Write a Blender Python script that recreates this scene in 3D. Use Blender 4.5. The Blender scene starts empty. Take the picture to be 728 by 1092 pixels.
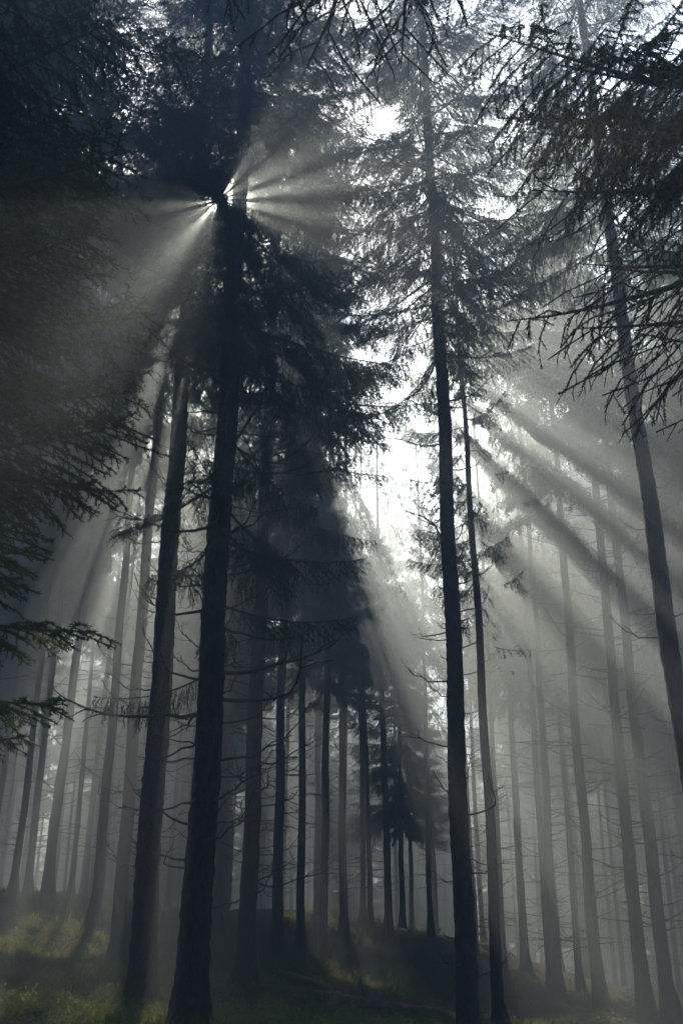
import bpy, math, random
import numpy as np
from mathutils import Vector, Matrix, noise as mnoise

C = bpy.context.scene.collection
R = math.radians
rng = np.random.default_rng(11)
random.seed(11)

# ------------------------------------------------------------------ camera geometry
PITCH = R(22.0); FPX = 967.0; CAMZ = 1.6
cP, sP = math.cos(PITCH), math.sin(PITCH)
def ray(px, py):
    u = (px - 364.0) / FPX; v = (546.0 - py) / FPX
    return np.array([u, cP - v * sP, sP + v * cP])
CAM = np.array([0.0, 0.0, CAMZ])
def at(px, py, a):
    return CAM + a * ray(px, py)
SUN = ray(234, 213); SUN /= np.linalg.norm(SUN)
SUN_EL = math.asin(SUN[2]); SUN_AZ = math.atan2(SUN[0], SUN[1])

# ------------------------------------------------------------------ materials
def new_mat(name):
    m = bpy.data.materials.new(name); m.use_nodes = True
    nt = m.node_tree; nt.nodes.clear()
    out = nt.nodes.new('ShaderNodeOutputMaterial')
    return m, nt, out
def bark_material(name, dark, light, scale=1.0):
    m, nt, out = new_mat(name)
    b = nt.nodes.new('ShaderNodeBsdfPrincipled'); b.inputs['Roughness'].default_value = 0.9
    b.inputs['Specular IOR Level'].default_value = 0.2
    tc = nt.nodes.new('ShaderNodeTexCoord')
    mp = nt.nodes.new('ShaderNodeMapping'); mp.inputs['Scale'].default_value = (16*scale, 16*scale, 9*scale)
    n1 = nt.nodes.new('ShaderNodeTexNoise'); n1.inputs['Scale'].default_value = 1.0; n1.inputs['Detail'].default_value = 5
    vo = nt.nodes.new('ShaderNodeTexVoronoi'); vo.inputs['Scale'].default_value = 2.2
    rp = nt.nodes.new('ShaderNodeValToRGB')
    rp.color_ramp.elements[0].position = 0.35; rp.color_ramp.elements[0].color = (*dark, 1)
    rp.color_ramp.elements[1].position = 0.7; rp.color_ramp.elements[1].color = (*light, 1)
    mx = nt.nodes.new('ShaderNodeMath'); mx.operation = 'ADD'
    bp = nt.nodes.new('ShaderNodeBump'); bp.inputs['Strength'].default_value = 0.9; bp.inputs['Distance'].default_value = 0.02
    L = nt.links.new
    L(tc.outputs['Object'], mp.inputs['Vector']); L(mp.outputs[0], n1.inputs['Vector']); L(mp.outputs[0], vo.inputs['Vector'])
    L(n1.outputs['Fac'], rp.inputs['Fac']); L(rp.outputs['Color'], b.inputs['Base Color'])
    L(n1.outputs['Fac'], mx.inputs[0]); L(vo.outputs['Distance'], mx.inputs[1]); L(mx.outputs[0], bp.inputs['Height'])
    L(bp.outputs[0], b.inputs['Normal']); L(b.outputs[0], out.inputs['Surface'])
    return m
def leaf_material(name, col, trans, mixf=0.35, var=0.35):
    m, nt, out = new_mat(name)
    L = nt.links.new
    d = nt.nodes.new('ShaderNodeBsdfPrincipled'); d.inputs['Roughness'].default_value = 0.65
    d.inputs['Specular IOR Level'].default_value = 0.3
    t = nt.nodes.new('ShaderNodeBsdfTranslucent'); t.inputs['Color'].default_value = (*trans, 1)
    mx = nt.nodes.new('ShaderNodeMixShader'); mx.inputs[0].default_value = mixf
    tc = nt.nodes.new('ShaderNodeTexCoord')
    n1 = nt.nodes.new('ShaderNodeTexNoise'); n1.inputs['Scale'].default_value = 2.5; n1.inputs['Detail'].default_value = 3
    rp = nt.nodes.new('ShaderNodeValToRGB')
    rp.color_ramp.elements[0].position = 0.3; rp.color_ramp.elements[0].color = (*[c*(1-var) for c in col], 1)
    rp.color_ramp.elements[1].position = 0.7; rp.color_ramp.elements[1].color = (*[c*(1+var) for c in col], 1)
    L(tc.outputs['Object'], n1.inputs['Vector']); L(n1.outputs['Fac'], rp.inputs['Fac']); L(rp.outputs['Color'], d.inputs['Base Color'])
    L(d.outputs[0], mx.inputs[1]); L(t.outputs[0], mx.inputs[2]); L(mx.outputs[0], out.inputs['Surface'])
    return m
M_BARK = bark_material('spruce_bark', (0.018, 0.014, 0.012), (0.06, 0.05, 0.042))
M_TWIG = bark_material('dead_twig_bark', (0.05, 0.042, 0.036), (0.12, 0.10, 0.085), 2.0)
M_NEEDLE = leaf_material('spruce_needles', (0.035, 0.06, 0.028), (0.07, 0.12, 0.03), 0.3)
M_GRASS = leaf_material('forest_grass', (0.045, 0.058, 0.02), (0.16, 0.19, 0.05), 0.4, 0.5)
M_LEAF = leaf_material('bilberry_leaves', (0.06, 0.085, 0.03), (0.24, 0.28, 0.07), 0.45, 0.5)
M_WOODROT = bark_material('rotting_wood', (0.05, 0.035, 0.022), (0.17, 0.13, 0.09), 1.4)

# cheap value noise
_tab = np.random.default_rng(5).random((256, 256))
def vnoise(X, Y, s):
    x = X / s + 100.3; y = Y / s + 57.7
    xi = np.floor(x).astype(int); yi = np.floor(y).astype(int); fx = x - xi; fy = y - yi
    fx = fx * fx * (3 - 2 * fx); fy = fy * fy * (3 - 2 * fy)
    t = lambda a, b: _tab[a % 256, b % 256]
    return (t(xi, yi) * (1 - fx) + t(xi + 1, yi) * fx) * (1 - fy) + (t(xi, yi + 1) * (1 - fx) + t(xi + 1, yi + 1) * fx) * fy - 0.5
# ------------------------------------------------------------------ mesh helpers
def tri_mesh(name, V, F, mi=None, mats=(), smooth=False):
    me = bpy.data.meshes.new(name)
    V = np.asarray(V, dtype=np.float32); F = np.asarray(F, dtype=np.int32)
    me.vertices.add(len(V)); me.vertices.foreach_set('co', V.ravel())
    me.loops.add(F.size); me.loops.foreach_set('vertex_index', F.ravel())
    me.polygons.add(len(F))
    k = F.shape[1]
    me.polygons.foreach_set('loop_start', np.arange(0, F.size, k, dtype=np.int32))
    if mi is not None: me.polygons.foreach_set('material_index', np.asarray(mi, dtype=np.int32))
    me.polygons.foreach_set('use_smooth', np.full(len(F), smooth))
    for m in mats: me.materials.append(m)
    me.update(calc_edges=True)
    return me
def link(name, me, parent=None, loc=None, rot=None, scale=None):
    o = bpy.data.objects.new(name, me); C.objects.link(o)
    if parent is not None: o.parent = parent
    if loc is not None: o.location = Vector([float(c) for c in loc])
    if rot is not None: o.rotation_euler = rot
    if scale is not None: o.scale = scale
    return o
def tag(o, label=None, cat=None, group=None, kind=None):
    if label: o['label'] = label
    if cat: o['category'] = cat
    if group: o['group'] = group
    if kind: o['kind'] = kind
    return o
def empty(name, loc, rz=0.0):
    o = bpy.data.objects.new(name, None); C.objects.link(o)
    o.empty_display_size = 0.2
    o.location = Vector([float(c) for c in loc]); o.rotation_euler = (0, 0, rz)
    return o
def unit(v):
    return v / np.maximum(np.linalg.norm(v, axis=-1, keepdims=True), 1e-9)

class Acc:
    """collects triangles with a material index"""
    def __init__(s): s.V = []; s.F = []; s.M = []; s.n = 0
    def add(s, V, F, m=0):
        V = np.asarray(V, float).reshape(-1, 3); F = np.asarray(F, int).reshape(-1, 3)
        s.V.append(V); s.F.append(F + s.n); s.M.append(np.full(len(F), m)); s.n += len(V)
    def arrays(s):
        if not s.V: return np.zeros((0, 3)), np.zeros((0, 3), int), np.zeros(0, int)
        return np.concatenate(s.V), np.concatenate(s.F), np.concatenate(s.M)
def tube(acc, P, r, k=6, m=0, cap=True):
    P = np.asarray(P, float); r = np.asarray(r, float); n = len(P)
    T = unit(np.gradient(P, axis=0))
    ref = np.array([0.0, 0.0, 1.0]) if abs(T[0][2]) < 0.8 else np.array([1.0, 0.0, 0.0])
    A = unit(np.cross(T, ref)); B = np.cross(T, A)
    th = np.arange(k) * 2 * math.pi / k
    V = P[:, None] + r[:, None, None] * (np.cos(th)[None, :, None] * A[:, None] + np.sin(th)[None, :, None] * B[:, None])
    F = []
    i = np.arange(n - 1)[:, None] * k; j = np.arange(k)[None, :]; j2 = (j + 1) % k
    a, b, c, d = i + j, i + j2, i + k + j2, i + k + j
    F = np.concatenate([np.stack([a, b, c], -1).reshape(-1, 3), np.stack([a, c, d], -1).reshape(-1, 3)])
    V = V.reshape(-1, 3)
    if cap:
        V = np.concatenate([V, P[-1:] + T[-1:] * r[-1], P[:1]])
        e = (n - 1) * k; jj = np.arange(k); jn = (jj + 1) % k
        F = np.concatenate([F, np.stack([e + jj, e + jn, np.full(k, n * k)], -1), np.stack([jn, jj, np.full(k, n * k + 1)], -1)])
    acc.add(V, F, m)
def segs_prism(acc, P0, P1, r0, r1, m=0):
    """three sided prisms for many straight twig segments at once"""
    P0 = np.asarray(P0); P1 = np.asarray(P1); n = len(P0)
    if n == 0: return
    T = unit(P1 - P0)
    ref = np.where(np.abs(T[:, 2:3]) < 0.8, np.array([[0., 0., 1.]]), np.array([[1., 0., 0.]]))
    A = unit(np.cross(T, ref)); B = np.cross(T, A)
    V = []
    for (P, rr) in ((P0, r0), (P1, r1)):
        rr = np.broadcast_to(rr, (n,))[:, None]
        for t in (0, 2.094, 4.189):
            V.append(P + rr * (math.cos(t) * A + math.sin(t) * B))
    V = np.stack(V, 1).reshape(-1, 3)
    base = np.arange(n)[:, None, None] * 6
    f = np.array([[0, 1, 4], [0, 4, 3], [1, 2, 5], [1, 5, 4], [2, 0, 3], [2, 3, 5]])[None]
    acc.add(V, (base + f).reshape(-1, 3), m)
def needles(acc, P0, P1, q, g, m=1, nd=1.0):
    """needles along twig segments; q scales needle size and spacing together"""
    P0 = np.asarray(P0); P1 = np.asarray(P1)
    L = np.linalg.norm(P1 - P0, axis=1)
    cnt = np.maximum(1, np.round(nd * L / (0.0040 * q) + g.random(len(L)) - 0.5)).astype(int)
    idx = np.repeat(np.arange(len(L)), cnt)
    t = g.random(len(idx))[:, None]
    p = P0[idx] * (1 - t) + P1[idx] * t
    T = unit(P1 - P0)[idx]
    rv = g.normal(size=(len(idx), 3)); rv[:, 2] += 0.25
    N = unit(rv - (rv * T).sum(1, keepdims=True) * T)
    ln = (0.0165 * q ** 0.82) * (0.7 + 0.6 * g.random((len(idx), 1)))
    w = 0.0019 * q ** 1.2
    side = unit(np.cross(T, N))
    tw = g.random((len(idx), 1)) * 1.6
    side = unit(side * np.cos(tw) + T * np.sin(tw) * 0.9)
    tip = p + ln * (T * 0.62 + N * 0.78)
    V = np.stack([p - side * w, p + side * w, tip], 1).reshape(-1, 3)
    F = np.arange(len(idx) * 3).reshape(-1, 3)
    acc.add(V, F, m)

# ------------------------------------------------------------------ boughs
WOB = [1.0]
def bend_line(p, d, L, n, g, sag=0.0, wob=0.06):
    wob = wob * WOB[0]
    """polyline that starts at p towards d and sags / wobbles"""
    pts = [p]; d = np.array(d, float); d /= np.linalg.norm(d)
    for i in range(n):
        d = d + g.normal(size=3) * wob; d[2] -= sag / n
        d /= np.linalg.norm(d)
        pts.append(pts[-1] + d * L / n)
    return np.array(pts)
def make_bough(g, L, hang=0.5, q=1.0, e0=-18, e1=14, sec=0.09, ter=0.07, live=1.0, wood=True, fan=1.0, bare=0.12, tertwood=True, thick=1.0, twl=1.0, nd=1.0):
    """a spruce bough growing from the origin along +X; returns an Acc (0 bark, 1 needles)"""
    acc = Acc()
    n = 12
    el = np.radians(e0 + (e1 - e0) * np.linspace(0, 1, n) ** 1.2)
    az = np.cumsum(g.normal(size=n) * 0.05)
    D = np.stack([np.cos(el) * np.cos(az), np.cos(el) * np.sin(az), np.sin(el)], 1)
    P = np.concatenate([[np.zeros(3)], np.cumsum(D * L / n, axis=0)])
    tube(acc, P, np.linspace(0.0085 * L * thick + 0.003, 0.0022, n + 1), 5, 0)
    S = np.linspace(0, 1, n + 1)
    N0, N1 = [], []; W0, W1 = [], []; X0, X1 = [], []
    s = bare; side = 1
    while s < 0.985:
        p = np.array([np.interp(s, S, P[:, c]) for c in range(3)])
        i = min(n - 1, int(s * n)); d = D[i]
        sv = np.cross([0, 0, 1.0], d); sv /= np.linalg.norm(sv)
        ramp = min(1.0, 0.35 + (s - bare) / 0.25)
        l2 = L * fan * (0.36 * (1 - s) ** 0.75 + 0.05) * ramp * g.uniform(0.6, 1.25)
        l2 = max(l2, 0.07)
        ang = R(g.uniform(42, 66))
        dd = d * math.cos(ang) + sv * side * math.sin(ang); dd[2] += g.uniform(-0.12, 0.1) - 0.25 * hang
        ns = max(2, int(l2 / 0.12))
        q2 = bend_line(p, dd, l2, ns, g, sag=0.9 * hang, wob=0.07)
        W0 += list(q2[:-1]); W1 += list(q2[1:])
        if g.random() < live:
            N0 += list(q2[:-1][ns // 3:]); N1 += list(q2[1:][ns // 3:])
        # tertiaries
        t = 0.04 + ter * g.random(); ts = 1
        while t < l2:
            f = t / l2
            k = min(ns - 1, int(f * ns)); pd = q2[k] + (q2[k + 1] - q2[k]) * (f * ns - k)
            td = q2[k + 1] - q2[k]; td = td / np.linalg.norm(td)
            s2 = np.cross([0, 0, 1.0], td); s2 /= max(1e-6, np.linalg.norm(s2))
            l3 = (0.05 + 0.34 * l2 * (1 - f) + 0.16 * hang) * g.uniform(0.5, 1.3) * twl
            a3 = R(g.uniform(35, 60))
            d3 = td * math.cos(a3) + s2 * ts * math.sin(a3) * (1 - 0.45 * hang); d3[2] -= hang * g.uniform(0.4, 1.6)
            q3 = bend_line(pd, d3, l3, 2, g, sag=0.8 * hang, wob=0.09)
            X0 += list(q3[:-1]); X1 += list(q3[1:])
            if g.random() < live:
                N0 += list(q3[:-1]); N1 += list(q3[1:])
            t += ter * g.uniform(0.6, 1.4); ts = -ts
        s += sec / L * g.uniform(0.5, 1.1); side = -side
    if live > 0.3:
        N0 += list(P[:-1][n // 2:]); N1 += list(P[1:][n // 2:])
    segs_prism(acc, W0, W1, 0.0032 * thick, 0.0022 * thick, 0)
    if tertwood and X0: segs_prism(acc, X0, X1, 0.0019 * thick, 0.0012 * thick, 0)
    if N0: needles(acc, N0, N1, q, g, nd=nd)
    return acc
def bough_mesh(name, acc):
    V, F, M = acc.arrays()
    return tri_mesh(name, V, F, M, (M_TWIG, M_NEEDLE))

def dead_branch_acc(g, L, e0=5, up=25, forks=3, r=0.009):
    """a bare, slightly rising dead branch along +X"""
    acc = Acc(); n = 8
    el = np.radians(e0 + (up - e0) * np.linspace(0, 1, n)); az = np.cumsum(g.normal(size=n) * 0.2); el = el + g.normal(size=n) * 0.17
    D = np.stack([np.cos(el) * np.cos(az), np.cos(el) * np.sin(az), np.sin(el)], 1)
    P = np.concatenate([[np.array([-0.03, 0, 0])], np.cumsum(D * L / n, axis=0)])
    tube(acc, P, np.linspace(r * 1.25, 0.0035, n + 1), 5, 0)
    for _ in range(forks):
        k = g.integers(2, n)
        s = g.choice([-1, 1]); d = D[k - 1] * 0.8 + np.cross([0, 0, 1.], D[k - 1]) * s * g.uniform(0.3, 0.9); d[2] += g.uniform(-0.3, 0.35)
        q = bend_line(P[k], d, L * g.uniform(0.12, 0.38), 4, g, sag=-0.1, wob=0.14)
        tube(acc, q, np.linspace(0.006, 0.0025, len(q)), 4, 0)
    return acc

# ------------------------------------------------------------------ terrain
# (name, px, py where measured, width px there, trunk diameter, base py, crown base m above eye..., )
CTRL = []
def ctrl_at(px, py, a): CTRL.append(at(px, py, a))

# hero trees: key, x, y, width, diameter, base_y, (base may be out of frame)
HERO = [
 ('a', 14, 950, 8, 0.30, 958), ('b', 30, 950, 8, 0.30, 958), ('c', 51, 950, 11, 0.38, 959), ('d', 76, 950, 6, 0.26, 959),
 ('e', 101, 975, 11, 0.30, 992), ('f', 126, 1010, 15, 0.34, 1040), ('g', 152, 1040, 27, 0.41, 1112), ('h', 205, 1050, 38, 0.41, 1135),
 ('i', 263, 1000, 19, 0.36, 1062), ('j', 297, 980, 11, 0.31, 1030), ('k', 321, 970, 9, 0.28, 1022), ('l', 346, 980, 9, 0.29, 1030),
 ('m', 367, 950, 9, 0.34, 1002), ('n', 386, 950, 6, 0.26, 985), ('o', 394, 950, 6, 0.26, 986),
 ('p', 428, 950, 6, 0.27, 991), ('q', 438, 950, 5, 0.24, 992),
 ('r', 493, 1000, 22, 0.34, 1135), ('s', 527, 1000, 12, 0.23, 1120), ('t', 556, 980, 9, 0.36, 1032),
 ('u', 590, 1000, 10, 0.30, 1070), ('v', 613, 1000, 8, 0.28, 1064), ('w', 634, 1000, 13, 0.33, 1092),
 ('x', 679, 1000, 14, 0.33, 1100), ('y', 703, 980, 14, 0.33, 1106), ('z', 700, 560, 21, 0.33, None),
]
HT = {}
for (k, px, py, w, D, by) in HERO:
    a = FPX * D / w
    P = at(px, py, a)
    HT[k] = dict(x=P[0], y=P[1], D=D * (0.86 if k == 'h' else 1.0), a=a)
    if by is not None:
        # horizontal distance fixed, ray slope at (px, by)
        d = ray(px, by); z = CAMZ + d[2] / d[1] * P[1]
        CTRL.append(np.array([P[0], P[1], z]))
for p in [(0, 0, 0), (-3, 3, 0.1), (3, 3, -0.25), (-6, 8, -0.15), (-5.2, 14, -0.05), (7, 10, -1.3), (0, -20, 0.5), (-25, 0, 2.0), (25, 0, -5.0), (-30, 45, 2.2), (-45, 90, 0.5),
          (0, 70, -4.5), (5, 100, -6.0), (35, 60, -8.5), (60, 100, -10), (-80, 0, 4), (80, 0, -11), (0, 160, -8), (-100, 160, -2), (100, 160, -12), (0, -60, 1),
          (-100, -60, 5), (100, -60, -12), (160, 60, -14), (-160, 60, 4)]:
    CTRL.append(np.array(p, float))
CT = np.array(CTRL)
def _phi(r): return np.sqrt(r * r + 16.0)
A_ = _phi(np.linalg.norm(CT[:, None, :2] - CT[None, :, :2], axis=2)); A_ += np.eye(len(CT)) * -0.35
Pm = np.concatenate([np.ones((len(CT), 1)), CT[:, :2]], 1)
SYS = np.block([[A_, Pm], [Pm.T, np.zeros((3, 3))]])
SOL = np.linalg.solve(SYS, np.concatenate([CT[:, 2], np.zeros(3)]))
def base_z(X, Y):
    X = np.asarray(X, float).ravel(); Y = np.asarray(Y, float).ravel(); out = np.empty(len(X))
    for i in range(0, len(X), 20000):
        r = np.sqrt((X[i:i+20000, None] - CT[None, :, 0]) ** 2 + (Y[i:i+20000, None] - CT[None, :, 1]) ** 2)
        out[i:i+20000] = _phi(r) @ SOL[:-3] + SOL[-3] + SOL[-2] * X[i:i+20000] + SOL[-1] * Y[i:i+20000]
    return out
HUMMOCKS = [(-3.4, 11.6, 1.0, .15), (0.6, 14.5, .8, .22), (3.2, 16.0, 1.0, .25), (-0.8, 11.5, 1.0, .2), (1.6, 22, 1.2, .3), (-3.9, 19.0, 1.3, .3), (5.5, 22.5, 1.4, .3)]
def ground_z(X, Y):
    X = np.asarray(X, float).ravel(); Y = np.asarray(Y, float).ravel()
    mound = np.zeros(len(X))
    for t in HT.values():
        if t['y'] < 34: mound += 0.2 * np.exp(-((X - t['x']) ** 2 + (Y - t['y']) ** 2) / 0.75 ** 2)
    for (hx, hy, hr, hh) in HUMMOCKS: mound += hh * np.exp(-((X - hx) ** 2 + (Y - hy) ** 2) / hr ** 2)
    return base_z(X, Y) + mound + 0.34 * vnoise(X, Y, 2.6) + 0.26 * vnoise(X, Y, 1.1) + 0.08 * vnoise(X, Y, 0.35)
def gz(x, y): return float(ground_z([x], [y])[0])

def spaced(lo, hi, n, c, k):
    t = np.linspace(-1, 1, n); s = np.sinh(k * t) / math.sinh(k)
    out = np.where(s < 0, c + s * (c - lo), c + s * (hi - c)); return out
gx = spaced(-150, 150, 420, 0, 3.6); gy = spaced(-50, 175, 460, 14, 3.4)
GX, GY = np.meshgrid(gx, gy)
GZ = ground_z(GX, GY)
V = np.stack([GX.ravel(), GY.ravel(), GZ], 1)
nx, ny = len(gx), len(gy)
ii = (np.arange(ny - 1)[:, None] * nx + np.arange(nx - 1)[None]).ravel()
F = np.stack([ii, ii + 1, ii + nx + 1, ii + nx], 1)
m, nt, out = new_mat('forest_floor'); Lk = nt.links.new
b = nt.nodes.new('ShaderNodeBsdfPrincipled'); b.inputs['Roughness'].default_value = 0.95; b.inputs['Specular IOR Level'].default_value = 0.15
tc = nt.nodes.new('ShaderNodeTexCoord')
n1 = nt.nodes.new('ShaderNodeTexNoise'); n1.inputs['Scale'].default_value = 0.9; n1.inputs['Detail'].default_value = 8; n1.inputs['Roughness'].default_value = 0.65
n2 = nt.nodes.new('ShaderNodeTexNoise'); n2.inputs['Scale'].default_value = 30; n2.inputs['Detail'].default_value = 6
rp = nt.nodes.new('ShaderNodeValToRGB')
e = rp.color_ramp.elements; e[0].position = 0.38; e[0].color = (0.035, 0.025, 0.017, 1); e[1].position = 0.62; e[1].color = (0.032, 0.042, 0.014, 1)
x2 = e.new(0.5); x2.color = (0.04, 0.034, 0.02, 1)
mx = nt.nodes.new('ShaderNodeMixRGB'); mx.blend_type = 'MULTIPLY'; mx.inputs[0].default_value = 0.7
rp2 = nt.nodes.new('ShaderNodeValToRGB'); rp2.color_ramp.elements[0].color = (0.45, 0.45, 0.45, 1); rp2.color_ramp.elements[1].color = (1.35, 1.3, 1.2, 1)
bp = nt.nodes.new('ShaderNodeBump'); bp.inputs['Strength'].default_value = 1.0; bp.inputs['Distance'].default_value = 0.06
Lk(tc.outputs['Object'], n1.inputs['Vector']); Lk(tc.outputs['Object'], n2.inputs['Vector'])
Lk(n1.outputs['Fac'], rp.inputs['Fac']); Lk(n2.outputs['Fac'], rp2.inputs['Fac'])
Lk(rp.outputs['Color'], mx.inputs[1]); Lk(rp2.outputs['Color'], mx.inputs[2]); Lk(mx.outputs[0], b.inputs['Base Color'])
Lk(n2.outputs['Fac'], bp.inputs['Height']); Lk(bp.outputs[0], b.inputs['Normal']); Lk(b.outputs[0], out.inputs['Surface'])
M_GROUND = m
ground = link('ground', tri_mesh('ground', V, F, None, (M_GROUND,), True)); tag(ground, kind='structure')

# ------------------------------------------------------------------ trunks
def trunk_acc(g, D, H, sides=14, step=0.35, snags=0, snag_range=(1.0, 10.0), snag_len=(0.15, 0.8), sink=0.5, bend=0.12):
    acc = Acc()
    n = int((H + sink) / step)
    z = np.linspace(-sink, H, n + 1)
    rad = 0.5 * D * np.clip(1.0 - 0.93 * np.clip(z / H, 0, 1) ** 1.15, 0.02, 1) + 0.5 * D * (0.2 * np.exp(-np.clip(z, 0, 9) / 0.6) + 0.5 * np.exp(-np.clip(z, 0, 9) / 0.18)) + 0.004
    ph = g.random(4) * 6.28
    cx = bend * (np.sin(z / 5 + ph[0]) - math.sin(ph[0])) * 0.5 + 0.02 * np.sin(z * 1.3 + ph[1]) ; cy = bend * (np.sin(z / 6 + ph[2]) - math.sin(ph[2])) * 0.5
    cx -= np.interp(0, z, cx); cy -= np.interp(0, z, cy)
    th = np.arange(sides) * 2 * math.pi / sides
    rr = rad[:, None] * (1 + 0.05 * g.normal(size=(n + 1, sides)) * (rad[:, None] > 0.03)) \
        + 0.34 * D * np.exp(-np.clip(z, 0, 9) / 0.22)[:, None] * np.cos(5 * th + ph[3])[None]
    V = np.stack([cx[:, None] + rr * np.cos(th), cy[:, None] + rr * np.sin(th), np.broadcast_to(z[:, None], rr.shape)], -1).reshape(-1, 3)
    k = sides
    i = np.arange(n)[:, None] * k; j = np.arange(k)[None, :]; j2 = (j + 1) % k
    a, b_, c, d = i + j, i + j2, i + k + j2, i + k + j
    F = np.concatenate([np.stack([a, b_, c], -1).reshape(-1, 3), np.stack([a, c, d], -1).reshape(-1, 3)])
    V = np.concatenate([V, [[cx[-1], cy[-1], H + 0.1]]]); jj = np.arange(k)
    F = np.concatenate([F, np.stack([n * k + jj, n * k + (jj + 1) % k, np.full(k, len(V) - 1)], -1)])
    acc.add(V, F, 0)
    ctr = lambda zz: np.array([np.interp(zz, z, cx), np.interp(zz, z, cy), zz])
    radf = lambda zz: float(np.interp(zz, z, rad))
    for _ in range(snags):
        zz = g.uniform(*snag_range); az = g.random() * 6.283; ln = g.uniform(*snag_len) * g.uniform(0.5, 1)
        d0 = np.array([math.cos(az), math.sin(az), g.uniform(-0.1, 0.15)])
        p = ctr(zz) + d0 * radf(zz) * 0.4
        q = bend_line(p, d0, ln + radf(zz), 4, g, sag=g.uniform(-0.7, 0.15), wob=0.1)
        tube(acc, q, np.linspace(0.016, 0.006, 5), 3, 0, cap=False)
        if ln > 0.35:
            q2 = bend_line(q[2], (q[3] - q[2]) + g.normal(size=3) * 0.1, ln * 0.4, 2, g, wob=0.1)
            tube(acc, q2, np.linspace(0.008, 0.004, 3), 3, 0, cap=False)
    return acc, ctr, radf
def acc_mesh(name, acc, mats=(M_BARK,), smooth=False):
    V, F, M = acc.arrays(); return tri_mesh(name, V, F, M, mats, smooth)

# ------------------------------------------------------------------ bough libraries
def lib(q, sec, ter, hangs, tertwood, seed, sizes=(3.0, 2.0, 1.1), per=3, thick=1.0):
    out = {}
    for L in sizes:
        out[L] = []
        for i in range(per):
            g = np.random.default_rng(seed + int(L * 100) + i)
            hang = hangs[i % len(hangs)]
            out[L].append(make_bough(g, L, hang=hang, q=q, sec=sec, ter=ter, tertwood=tertwood, thick=thick,
                                     e0=g.uniform(-32, -15), e1=g.uniform(0, 18)))
    return out
LIB_NEAR = lib(2.4, 0.075, 0.055, (0.45, 0.7, 0.9), True, 100)
LIB_MID = lib(4.0, 0.085, 0.065, (0.6, 0.9, 0.75), False, 200)
LIB_FAR = lib(8.0, 0.12, 0.085, (0.8, 1.0, 0.6), False, 300, per=2)
MESH_NEAR = {L: [bough_mesh('bough_near', a) for a in v] for L, v in LIB_NEAR.items()}
MESH_MID = {L: [bough_mesh('bough_mid', a) for a in v] for L, v in LIB_MID.items()}
def rot_z(a): c, s = math.cos(a), math.sin(a); return np.array([[c, -s, 0], [s, c, 0], [0, 0, 1]])
def rot_y(a): c, s = math.cos(a), math.sin(a); return np.array([[c, 0, s], [0, 1, 0], [-s, 0, c]])

def arr(src):
    if not hasattr(src, '_arr'): src._arr = src.arrays()
    return src._arr
def crown_profile(f, Rm, low):
    """bough length at relative crown height f (0 bottom, 1 top)"""
    return Rm * min(1.0, low + f * 3.0) * (1 - f) ** 0.48 + 0.18
def crown_acc(g, z0, z1, Rm, n, libr, ctr, low=0.55):
    acc = Acc()
    for i in range(n):
        f = ((i + g.random()) / n) ** 1.0
        z = z0 + (z1 - z0) * f
        L = crown_profile(f, Rm, low) * g.uniform(0.75, 1.15)
        key = min(libr, key=lambda k: abs(k - L)); src = libr[key][g.integers(len(libr[key]))]
        V, F, M = arr(src)
        s = L / key
        T = rot_z(i * 2.399 + g.normal() * 0.3) @ rot_y(R(-12 * f * 2 + g.normal() * 6))
        acc.V.append((V * s) @ T.T + ctr(z)); acc.F.append(F + acc.n); acc.M.append(M); acc.n += len(V)
    return acc

# ------------------------------------------------------------------ bough-by-bough trees
N_BOUGH = [0]
SU = np.cross(SUN, [0, 0, 1.0]); SU /= np.linalg.norm(SU); SV = np.cross(SU, SUN)
def plane(P):
    """coordinates of points on the plane square to the sun's rays"""
    P = np.asarray(P) - CAM; return np.stack([P @ SU, P @ SV], -1)
# openings cut into the canopy to shape single sunbeams: (angle, distance, radius) on that plane
HOLES = []
for (px, py, a, q) in [(60, 1005, 23.5, 1.5), (28, 1012, 22, 1.1), (95, 1000, 24, .6), (400, 1052, 25, 1.1), (340, 1035, 27.5, 0.9), (600, 1060, 33, 1.2), (166, 430, 12, .35), (160, 620, 12.5, .35), (150, 800, 13, .4), (200, 740, 22, .4)]:
    c = plane(at(px, py, a)); HOLES.append((c[0], c[1], q))
HOLES = np.array(HOLES)
# wedge-shaped openings cut out of the foliage to shape the fan of beams: (from angle, to angle, from distance, to distance)
BANDS = np.array([(25.6, 28.4, 8.0, 12), (30.0, 32.6, 8.5, 15), (34.3, 36.4, 8, 10.5), (34.0, 36.9, 12.5, 17.5), (38.4, 43.6, 8.5, 12.5), (39.4, 44.0, 13, 20), (45.2, 51.2, 9.5, 20),
                  (52, 60.5, 10.5, 22), (57, 64, 9.5, 13), (62, 66, 13, 19), (101.8, 105.0, 7, 11), (108, 109.8, 8.5, 9.8)], float)
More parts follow.
